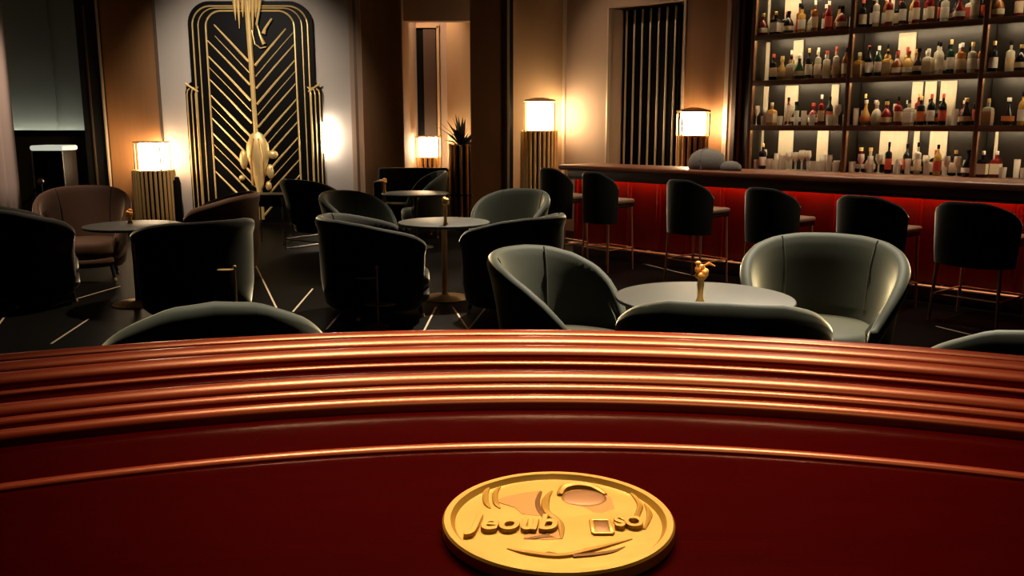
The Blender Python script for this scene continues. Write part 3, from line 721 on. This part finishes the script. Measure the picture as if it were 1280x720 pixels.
# bottles
BM = {
    'amber': mat('amber_bottle', (0.22, 0.07, 0.015), 0.12, noise=0.2), 'dark green': mat('green_bottle', (0.012, 0.035, 0.015), 0.12, noise=0.2),
    'dark red': mat('red_bottle', (0.16, 0.012, 0.010), 0.15, noise=0.2), 'black': mat('black_bottle', (0.012, 0.010, 0.010), 0.15, noise=0.2),
    'pale': mat('pale_bottle', (0.42, 0.38, 0.29), 0.12, noise=0.2), 'golden': mat('golden_bottle', (0.42, 0.24, 0.06), 0.14, noise=0.2)}
LM = {'cream': mat('cream_paper', (0.72, 0.62, 0.44), 0.6, noise=0.35, nscale=45), 'white': mat('white_paper', (0.80, 0.76, 0.66), 0.6, noise=0.35, nscale=50),
      'red': mat('red_paper', (0.50, 0.06, 0.03), 0.6, noise=0.3, nscale=45), 'orange': mat('orange_paper', (0.65, 0.20, 0.05), 0.6, noise=0.3, nscale=45), 'tan': mat('tan_paper', (0.50, 0.36, 0.20), 0.6, noise=0.35, nscale=45)}
CM = {'gold': M['gold'], 'black': M['black'], 'white': LM['white'], 'red': LM['red']}
GL = mat('clear_glass', (0.92, 0.88, 0.76), 0.08, noise=0.05, trans=0.35, spec=0.7)
def shape(kind, h, r):
    if kind == 'tall': return [(r, 0), (r, h * .58), (r * .85, h * .66), (r * .36, h * .76), (r * .33, h * .94)]
    if kind == 'squat': return [(r * .9, 0), (r * 1.05, h * .1), (r * 1.05, h * .42), (r * .8, h * .58), (r * .34, h * .70), (r * .34, h * .92)]
    if kind == 'flask': return [(r * .8, 0), (r * 1.1, h * .16), (r * 1.0, h * .36), (r * .5, h * .58), (r * .32, h * .70), (r * .34, h * .93)]
    return [(r, 0), (r, h * .62), (r * .9, h * .67), (r * .34, h * .72), (r * .34, h * .94)]
def bottle(kind, h, r, bm_, lm_, cm_, square=False):
    o = thing('bottle', '', 'bottle')
    pr = shape(kind, h, r); seg = 14
    b = B()
    if square:
        rows = [[(s1 * q, s2 * q, z) for s1, s2 in ((-1, -1), (1, -1), (1, 1), (-1, 1))] for q, z in ((r * .95, 0), (r, .01), (r, h * .60), (r * .8, h * .66), (r * .3, h * .70), (r * .3, h * .93))]
        grid(b, rows, close_u=True, cap0=True, cap1=True)
    else: lathe(b, [(pr[0][0] * .85, 0)] + [(q, z + (0.008 if i == 0 else 0)) for i, (q, z) in enumerate(pr)], seg)
    obj('body', b, BM[bm_], o, angle=35)
    b = B()
    lr = max(q for q, z in pr)
    if square: box(b, (0, 0, h * .32), (2 * r + .004, 2 * r + .004, h * .40))
    else: lathe(b, [(lr + .0015, h * (.14 if kind != 'flask' else .16)), (lr + .0015, h * (.48 if kind in ('tall', 'std') else .34))], seg)
    obj('paper_label', b, LM[lm_], o, angle=35)
    b = B(); q = pr[-1][0] * 1.15; lathe(b, [(q, h * .86), (q * 1.05, h * .88), (q * 1.05, h * .99), (q * .9, h)], 10); obj('cap', b, CM[cm_], o)
    return o
def glass(kind, h, r):
    o = None; b = B()
    if kind == 'wine glass':
        lathe(b, [(r * .8, 0), (r * .8, .004), (.006, .012), (.005, h * .45), (r * .5, h * .52), (r, h * .72), (r * .85, h), (r * .80, h), (r * .92, h * .72), (r * .4, h * .55), (0, h * .53)], 12)
    else:
        lathe(b, [(r * .85, 0), (r, h), (r * .92, h), (r * .78, .02), (0, .018)], 12)
    return obj('drinking_glass', b, GL, angle=40)
NUM = ['first', 'second', 'third', 'fourth', 'fifth', 'sixth', 'seventh', 'eighth', 'ninth', 'tenth', 'eleventh', 'twelfth', 'thirteenth', 'fourteenth', 'fifteenth', 'sixteenth',
       'seventeenth', 'eighteenth', 'nineteenth', 'twentieth', 'twenty-first', 'twenty-second', 'twenty-third', 'twenty-fourth', 'twenty-fifth', 'twenty-sixth']
SHN = ['bottom', 'third', 'second', 'top']
BAYN = ['left', 'middle', 'right']
bproto = {}
KINDS = [('tall', .33, .040), ('std', .31, .042), ('squat', .26, .055), ('flask', .28, .055), ('std', .35, .036), ('sq', .27, .045)]
def shelf_row(bay, lv, count, glassy, px0=None, px1=None):
    x0 = tu[bay] + 0.075; x1 = tu[bay + 1] - 0.075
    if px0: x0 = bar_t(px0, SN + .12)
    if px1: x1 = bar_t(px1, SN + .12)
    z = levels[lv]
    step = (x1 - x0) / max(1, count - 1)
    for i in range(count):
        xx = x0 + step * i + R.uniform(-.12, .12) * min(step, .05)
        front = 0.095 if (i % 2 == 0) else 0.205
        pos = bar(xx, SN + front, z)
        if R.random() < glassy:
            k = ('glass', R.choice(['wine glass', 'tumbler', 'highball glass']), R.choice([0, 1]))
            h, r = {'wine glass': (.21, .038), 'tumbler': (.11, .038), 'highball glass': (.17, .032)}[k[1]]
            h *= (1, 1.12)[k[2]]
            if k not in bproto: bproto[k] = glass(k[1], h, r); o = bproto[k]
            else: o = copy_tree(bproto[k])
            lab = 'clear %s, %s from left, %s shelf, %s bay behind the bar' % (k[1], NUM[i], SHN[lv], BAYN[bay]); cat = 'glass'
        else:
            ki = R.randrange(len(KINDS)); kd_, h, r = KINDS[ki]
            if lv == 3: c = R.choice(['dark red', 'black', 'amber', 'dark red', 'black', 'pale', 'golden'])
            elif lv == 2: c = R.choice(['pale', 'golden', 'black', 'amber', 'dark green', 'pale'])
            else: c = R.choice(['black', 'dark red', 'pale', 'golden', 'dark green', 'black'])
            l = R.choice(['cream', 'white', 'cream', 'tan', 'white', 'red' if lv != 2 else 'tan', 'orange' if lv == 1 else 'cream'])
            cp = R.choice(['gold', 'black', 'white', 'black', 'red'])
            k = (ki, c, l, cp)
            if k not in bproto: bproto[k] = bottle('std' if kd_ == 'sq' else kd_, h, r, c, l, cp, kd_ == 'sq'); o = bproto[k]
            else: o = copy_tree(bproto[k])
            o.scale.z = 1.0
            lab = '%s bottle with %s label, %s from left, %s shelf, %s bay' % (c, l, NUM[i], SHN[lv], BAYN[bay]); cat = 'bottle'
        o.location = pos; o.rotation_euler = (0, 0, BROT + R.uniform(-.15, .15))
        tag(o, lab, cat, 'drinks on the %s shelf, %s bay' % (SHN[lv], BAYN[bay]))
shelf_row(0, 3, 14, 0.0); shelf_row(1, 3, 18, 0.0); shelf_row(2, 3, 9, 0.0)
shelf_row(0, 2, 17, 0.0, 962); shelf_row(1, 2, 24, 0.0); shelf_row(2, 2, 11, 0.1)
shelf_row(0, 1, 22, 0.70, 944); shelf_row(1, 1, 22, 0.1); shelf_row(2, 1, 9, 0.1)
shelf_row(0, 0, 26, 0.95); shelf_row(1, 0, 25, 0.55); shelf_row(2, 0, 14, 0.6)

# ------------------------------------------------------------------ foreground bar
FZ = 1.30
def curve3(yc, yl, yr, z):
    P = [at_z(640, yc, z), at_z(0, yl, z), at_z(1280, yr, z)]
    a = P[0].y; (x1, d1), (x2, d2) = (P[1].x, P[1].y - a), (P[2].x, P[2].y - a)
    c = (d1 / x1 - d2 / x2) / (x1 - x2); bb = d1 / x1 - c * x1
    return a, bb, c
ci = curve3(558, 611, 597, FZ); co = curve3(414, 445, 447, FZ)
def fcurve(a, x):
    f = (a - ci[0]) / (co[0] - ci[0]); f = max(-0.3, min(1.2, f))
    return a + (ci[1] + (co[1] - ci[1]) * f) * x + (ci[2] + (co[2] - ci[2]) * f) * x * x
XS = [-1.02 + 2.04 * i / 96 for i in range(97)]
def dpt(y, z=FZ): return at_z(640, y, z).y
fb = thing('front_bar', 'polished red wood bar top with curved moulded rail across the foreground', 'bar', (0, 0, 0))
def sweep(prof):
    """prof of (depth at the middle, height)"""
    return [[(x, fcurve(a, x), z) for a, z in prof] for x in XS]
# flat top and the plain band between bead and mouldings
b = B()
flat_in = dpt(562)
rows = []
for x in XS:
    yin = fcurve(flat_in, x); y0 = 0.34
    row = [(x, y0 + (yin - y0) * k / 8, FZ) for k in range(9)] + [(x, yin, FZ - 0.05), (x, y0, FZ - 0.05)]
    rows.append(row)
grid(b, rows, close_u=True, cap0=True, cap1=True); obj('bar_top', b, 'bar_wood', fb, angle=30)
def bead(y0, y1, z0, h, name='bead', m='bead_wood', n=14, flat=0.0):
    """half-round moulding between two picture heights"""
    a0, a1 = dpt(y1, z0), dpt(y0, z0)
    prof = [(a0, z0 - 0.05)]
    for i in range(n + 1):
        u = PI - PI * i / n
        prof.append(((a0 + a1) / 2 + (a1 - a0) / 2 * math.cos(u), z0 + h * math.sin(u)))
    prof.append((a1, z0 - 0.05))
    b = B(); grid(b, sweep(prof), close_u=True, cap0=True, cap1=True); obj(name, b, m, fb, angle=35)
def band(y0, y1, za, zb_, name='band', m='bar_wood'):
    a0, a1 = dpt(y1, za), dpt(y0, zb_)
    prof = [(a0, FZ - 0.06), (a0, za), (a0 + (a1 - a0) * .5, (za + zb_) / 2), (a1, zb_), (a1, FZ - 0.06)]
    b = B(); grid(b, sweep(prof), close_u=True, cap0=True, cap1=True); obj(name, b, m, fb, angle=25)
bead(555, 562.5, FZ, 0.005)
band(510, 555, FZ + 0.001, FZ + 0.001)
Z1 = FZ + 0.003
GZ = Z1 - 0.006
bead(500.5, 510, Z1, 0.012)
band(492, 500.5, GZ, GZ)
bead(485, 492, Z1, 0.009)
band(482.5, 485, GZ, GZ)
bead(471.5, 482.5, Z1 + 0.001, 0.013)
band(457.5, 471.5, GZ, GZ)
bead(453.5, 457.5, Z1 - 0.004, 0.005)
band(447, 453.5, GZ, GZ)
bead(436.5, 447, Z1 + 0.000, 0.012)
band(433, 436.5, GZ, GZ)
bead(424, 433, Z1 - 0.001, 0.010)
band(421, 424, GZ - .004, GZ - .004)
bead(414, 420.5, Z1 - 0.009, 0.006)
# body under the top
a_out = dpt(418); prof = [(a_out - 0.10, 0.0), (a_out - 0.10, FZ - 0.05), (a_out - 0.04, FZ - 0.05), (a_out - 0.04, 0.0)]
b = B(); grid(b, sweep(prof), close_u=True, cap0=True, cap1=True); obj('front_panel', b, 'apron_wood', fb, angle=30)

# ------------------------------------------------------------------ coin
cp = at_z(697.5, 646, FZ + 0.012); 
pl_, pr_ = at_z(554, 646, FZ + .01), at_z(841, 646, FZ + .01)
CR = (pr_.x - pl_.x) / 2
cn = thing('coin', 'large worn gold coin lying on the red wooden bar top in front', 'coin', (cp.x, cp.y, FZ))
T = 0.013
b = B(); lathe(b, [(0, 0), (CR * .97, 0), (CR, .002), (CR, T - .002), (CR * .985, T), (CR * .93, T), (CR * .905, T - .003), (CR * .89, T - .0045), (0, T - .004)], 96); obj('disc', b, 'coin', cn, angle=30)
def cpx(px, py):
    p = at_z(px, py, FZ + T - .003); return p.x - cp.x, p.y - cp.y
ZT = T - 0.0045
def text(s, px, py, size, name='lettering', shear=0.2, sx=1.0):
    cu_ = bpy.data.curves.new(name, 'FONT'); cu_.body = s; cu_.size = size; cu_.extrude = 0.002; cu_.bevel_depth = 0.0007; cu_.shear = shear; cu_.align_x = 'CENTER'; cu_.align_y = 'CENTER'; cu_.offset = 0.0006
    tmp = bpy.data.objects.new('tmp', cu_); COL.objects.link(tmp)
    dg = bpy.context.evaluated_depsgraph_get(); me = bpy.data.meshes.new_from_object(tmp.evaluated_get(dg))
    bpy.data.objects.remove(tmp)
    me.materials.clear(); me.materials.append(M['coin'])
    o = bpy.data.objects.new(name, me); COL.objects.link(o); o.parent = cn
    x, y = cpx(px, py); o.location = (x, y, ZT + .0015); o.scale = (sx, 1.0, 1.0)
    return o
text('Jeoub', 641, 656, 0.040, sx=0.82)
text('SO', 786, 655, 0.026, shear=0.0, sx=0.75)
M['coin_mid'] = mat('coin_half_shade_gold', (0.38, 0.19, 0.028), 0.42, metal=0.35, noise=0.2, nscale=18)  # gold for flat patches; shade behind bust and under lettering put into colour
def patch(name, pts, m='coin_mid', h=0.0006):
    b = B(); q = [cpx(x, y) for x, y in pts]
    grid(b, [[(x, y, ZT - 0.001) for x, y in q], [(x, y, ZT + h) for x, y in q]], close_u=True, cap0=True, cap1=True); obj(name, b, m, cn, smooth=False)
patch('shade_patch', [(618, 625), (630, 620), (652, 615), (676, 612), (672, 622), (676, 635), (686, 644), (668, 643), (652, 641), (644, 633), (634, 630)])
patch('shade_patch', [(655, 666), (680, 664), (700, 658), (703, 672), (680, 673), (655, 671)])
patch('shade_patch', [(700, 612), (716, 608), (745, 610), (764, 620), (768, 634), (752, 640), (730, 638), (712, 630), (702, 622)], h=0.0003)
def relief(name, pts, r, m='coin', zoff=0.0, radii=None, seg=8):
    n = len(pts); P, Q = [], []
    rad = radii or [r] * n
    for i in range(n - 1):
        p0, p1, p2, p3 = (pts[max(0, i - 1)], pts[i], pts[i + 1], pts[min(n - 1, i + 2)])
        for k in range(6):
            u = k / 6
            P.append(tuple(0.5 * (2 * b_ + (c_ - a_) * u + (2 * a_ - 5 * b_ + 4 * c_ - d_) * u * u + (3 * b_ - a_ - 3 * c_ + d_) * u ** 3) for a_, b_, c_, d_ in zip(p0, p1, p2, p3)))
            Q.append(rad[i] + (rad[i + 1] - rad[i]) * u)
    P.append(pts[-1]); Q.append(rad[-1])
    b = B(); tube(b, [(*cpx(x, y), ZT + zoff) for x, y in P], r, seg, radii=Q); return obj(name, b, m, cn)
relief('crescent', [(700, 618), (704, 611), (720, 607), (740, 609), (757, 617)], .004, radii=[.003, .005, .0055, .005, .002])
b = B(); c = cpx(730, 621); ball(b, (c[0], c[1], ZT + .0004), 1.0, 20, (.021, .018, .0016)); obj('hollow_shade', b, 'coin_dark', cn)  # low dark mound, the shade of a hollow put into its colour
for k, x in enumerate((607, 619)):
    relief('left_arc', [(x + 6, 606 + k), (x, 616), (x + 1, 628), (x + 6, 634)], .003, radii=[.001, .003, .003, .001])
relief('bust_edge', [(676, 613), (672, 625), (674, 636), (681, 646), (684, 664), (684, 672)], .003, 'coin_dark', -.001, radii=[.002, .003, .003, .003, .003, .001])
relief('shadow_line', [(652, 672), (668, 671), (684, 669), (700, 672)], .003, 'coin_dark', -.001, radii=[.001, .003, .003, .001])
relief('neck_line', [(690, 612), (682, 625), (684, 640), (700, 655), (702, 672)], .004, radii=[.001, .004, .004, .004, .001])
x, y = cpx(752, 658); b = B(); box(b, (x, y, ZT + .0006), (.0125, .021, .002), bevel=.0005); obj('square_mark', b, 'coin_dark', cn)
b = B()
for dx, dy, sx, sy in ((0, .0125, .018, .004), (0, -.0125, .018, .004), (-.008, 0, .004, .025), (.008, 0, .004, .025)): box(b, (x + dx, y + dy, ZT + .001), (sx, sy, .003), bevel=.001)
obj('square_border', b, 'coin', cn)
relief('right_arc', [(788, 614), (800, 630), (796, 646), (804, 660)], .003, radii=[.001, .003, .003, .001])
relief('right_arc', [(806, 628), (812, 642), (806, 660)], .003, radii=[.001, .003, .001])
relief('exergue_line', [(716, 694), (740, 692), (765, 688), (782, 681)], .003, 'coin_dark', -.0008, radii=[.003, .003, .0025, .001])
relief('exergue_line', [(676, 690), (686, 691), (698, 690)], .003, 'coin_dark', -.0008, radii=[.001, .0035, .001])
relief('exergue_ridge', [(634, 684), (660, 690), (700, 694), (740, 686), (790, 672)], .003, radii=[.001, .003, .003, .003, .001])

# ------------------------------------------------------------------ lights
def spot(name, loc, target, power, color, angle, blend=0.6, size=0.08):
    l = bpy.data.lights.new(name, 'SPOT'); l.energy = power; l.color = color; l.spot_size = math.radians(angle); l.spot_blend = blend; l.shadow_soft_size = size
    o = bpy.data.objects.new(name, l); COL.objects.link(o); o.location = loc
    d = Vector(target) - Vector(loc); o.rotation_euler = d.to_track_quat('-Z', 'Y').to_euler(); return o
WARM = (1.0, 0.86, 0.64)
spot('ceiling_spot', (2.15, 6.35, CEIL - 0.05), (T1.x + 0.05, T1.y - 0.1, 0.6), 3500, WARM, 66, 0.8)
spot('ceiling_spot', (T2.x + 0.4, T2.y + 1.2, CEIL - 0.05), (T2.x, T2.y, 0.5), 1900, WARM, 58, 0.8)
spot('ceiling_spot', (T3.x + 0.0, T3.y + 1.0, CEIL - 0.05), (T3.x, T3.y + 0.2, 0.5), 700, (1.0, .78, .55), 58, 0.8)
spot('ceiling_spot', (T4.x, T4.y + 0.3, CEIL - 0.05), (T4.x, T4.y, 0.5), 420, WARM, 45, 0.8)
spot('ceiling_spot', (-1.4, 3.45, CEIL - 0.05), (-1.4, 3.75, 0.8), 1300, WARM, 36, 0.8)  # unseen spot added to brighten the left front chair's rim
spot('ceiling_spot', (0.95, 3.35, CEIL - 0.05), (0.97, 3.65, 0.8), 700, WARM, 32, 0.8)  # unseen spot added for the rim of the near chair back
spot('ceiling_spot', (T1.x - 0.15, T1.y - 0.5, CEIL - 0.05), (T1.x, T1.y - 0.12, 0.8), 260, WARM, 14, 0.8)  # narrow unseen spot added to brighten vase and blossom
spot('ceiling_spot', (2.05, 3.1, CEIL - 0.05), (2.0, 3.3, 0.8), 500, WARM, 32, 0.8)  # unseen spot added for the rim of the right-edge chair
for px_, d_, pw_ in ((188, YB - 0.47, 170), (674, 13.55, 120)):
    g_ = col_at(px_, d_, 200); spot('plinth_spot', (g_.x + 0.25, d_ - 2.2, CEIL - 0.05), (g_.x, d_ - 0.1, 0.55), pw_, WARM, 13, 0.6)  # unseen spots added to brighten the brass tubes
# bar foreground
for x_, p_ in ((-0.75, 650), (0.15, 950), (1.0, 650)):  # side spots added out of view to widen the bead highlights
    spot('bar_spot', (x_, 3.1, CEIL - 0.05), (0.06 + x_ * 0.12, 1.15, FZ), p_, (1.0, 0.62, 0.33), 25, 0.8, 0.30)
spot('bar_spot', (0.3, 0.4, CEIL - 0.05), (0.1, 0.76, FZ), 60, (1.0, 0.72, 0.40), 24, 0.9, 0.15)  # second unseen spot, added to brighten the coin
# wash on art wall and side walls
spot('wall_wash', (ACX - 0.1, YB - 3.6, CEIL - 0.05), (ACX - 0.1, YB, 2.0), 850, (1.0, 0.86, 0.72), 62, 1.0)
spot('wall_wash', (-5.6, 8.3, CEIL - 0.05), (-5.5, 9.35, 1.0), 700, (1.0, 0.80, 0.66), 40, 0.9)
spot('wall_wash', (-1.5, 15.3, CEIL - 0.05), (-1.4, 16.3, 1.9), 140, (1.0, 0.66, 0.42), 90, 0.8)
c = bar(-1.2, 0.6); spot('wall_wash', (c.x, c.y, CEIL - 0.05), (*bar(-0.4, 2.2)[:2], 1.6), 60, (1.0, 0.70, 0.46), 80, 0.8)
for t_ in (0.8, 2.6, 4.4):
    c = bar(t_, 0.42); spot('bar_top_spot', (c.x, c.y, CEIL - 0.05), (*bar(t_, 0.36)[:2], BZ), 130, (1.0, 0.75, 0.5), 50, 0.9)

for t_ in (0.9, 2.6, 4.3):
    c = bar(t_, -0.55); spot('stool_spot', (c.x, c.y, CEIL - 0.05), (*bar(t_, -0.5)[:2], 0.9), 260, (1.0, 0.84, 0.66), 75, 0.8)  # unseen spots added to bring light onto the stool rims
# world
w = bpy.data.worlds.new('world'); scene.world = w; w.use_nodes = True
w.node_tree.nodes['Background'].inputs['Color'].default_value = (0.5, 0.4, 0.3, 1)
w.node_tree.nodes['Background'].inputs['Strength'].default_value = 0.004
vs = scene.view_settings
scene.display_settings.display_device = 'sRGB'
vs.view_transform = 'Standard'; vs.look = 'None'; vs.gamma = 1.0; vs.use_curve_mapping = False; vs.exposure = 0.0
scene.cycles.use_denoising = True
scene.cycles.max_bounces = 6
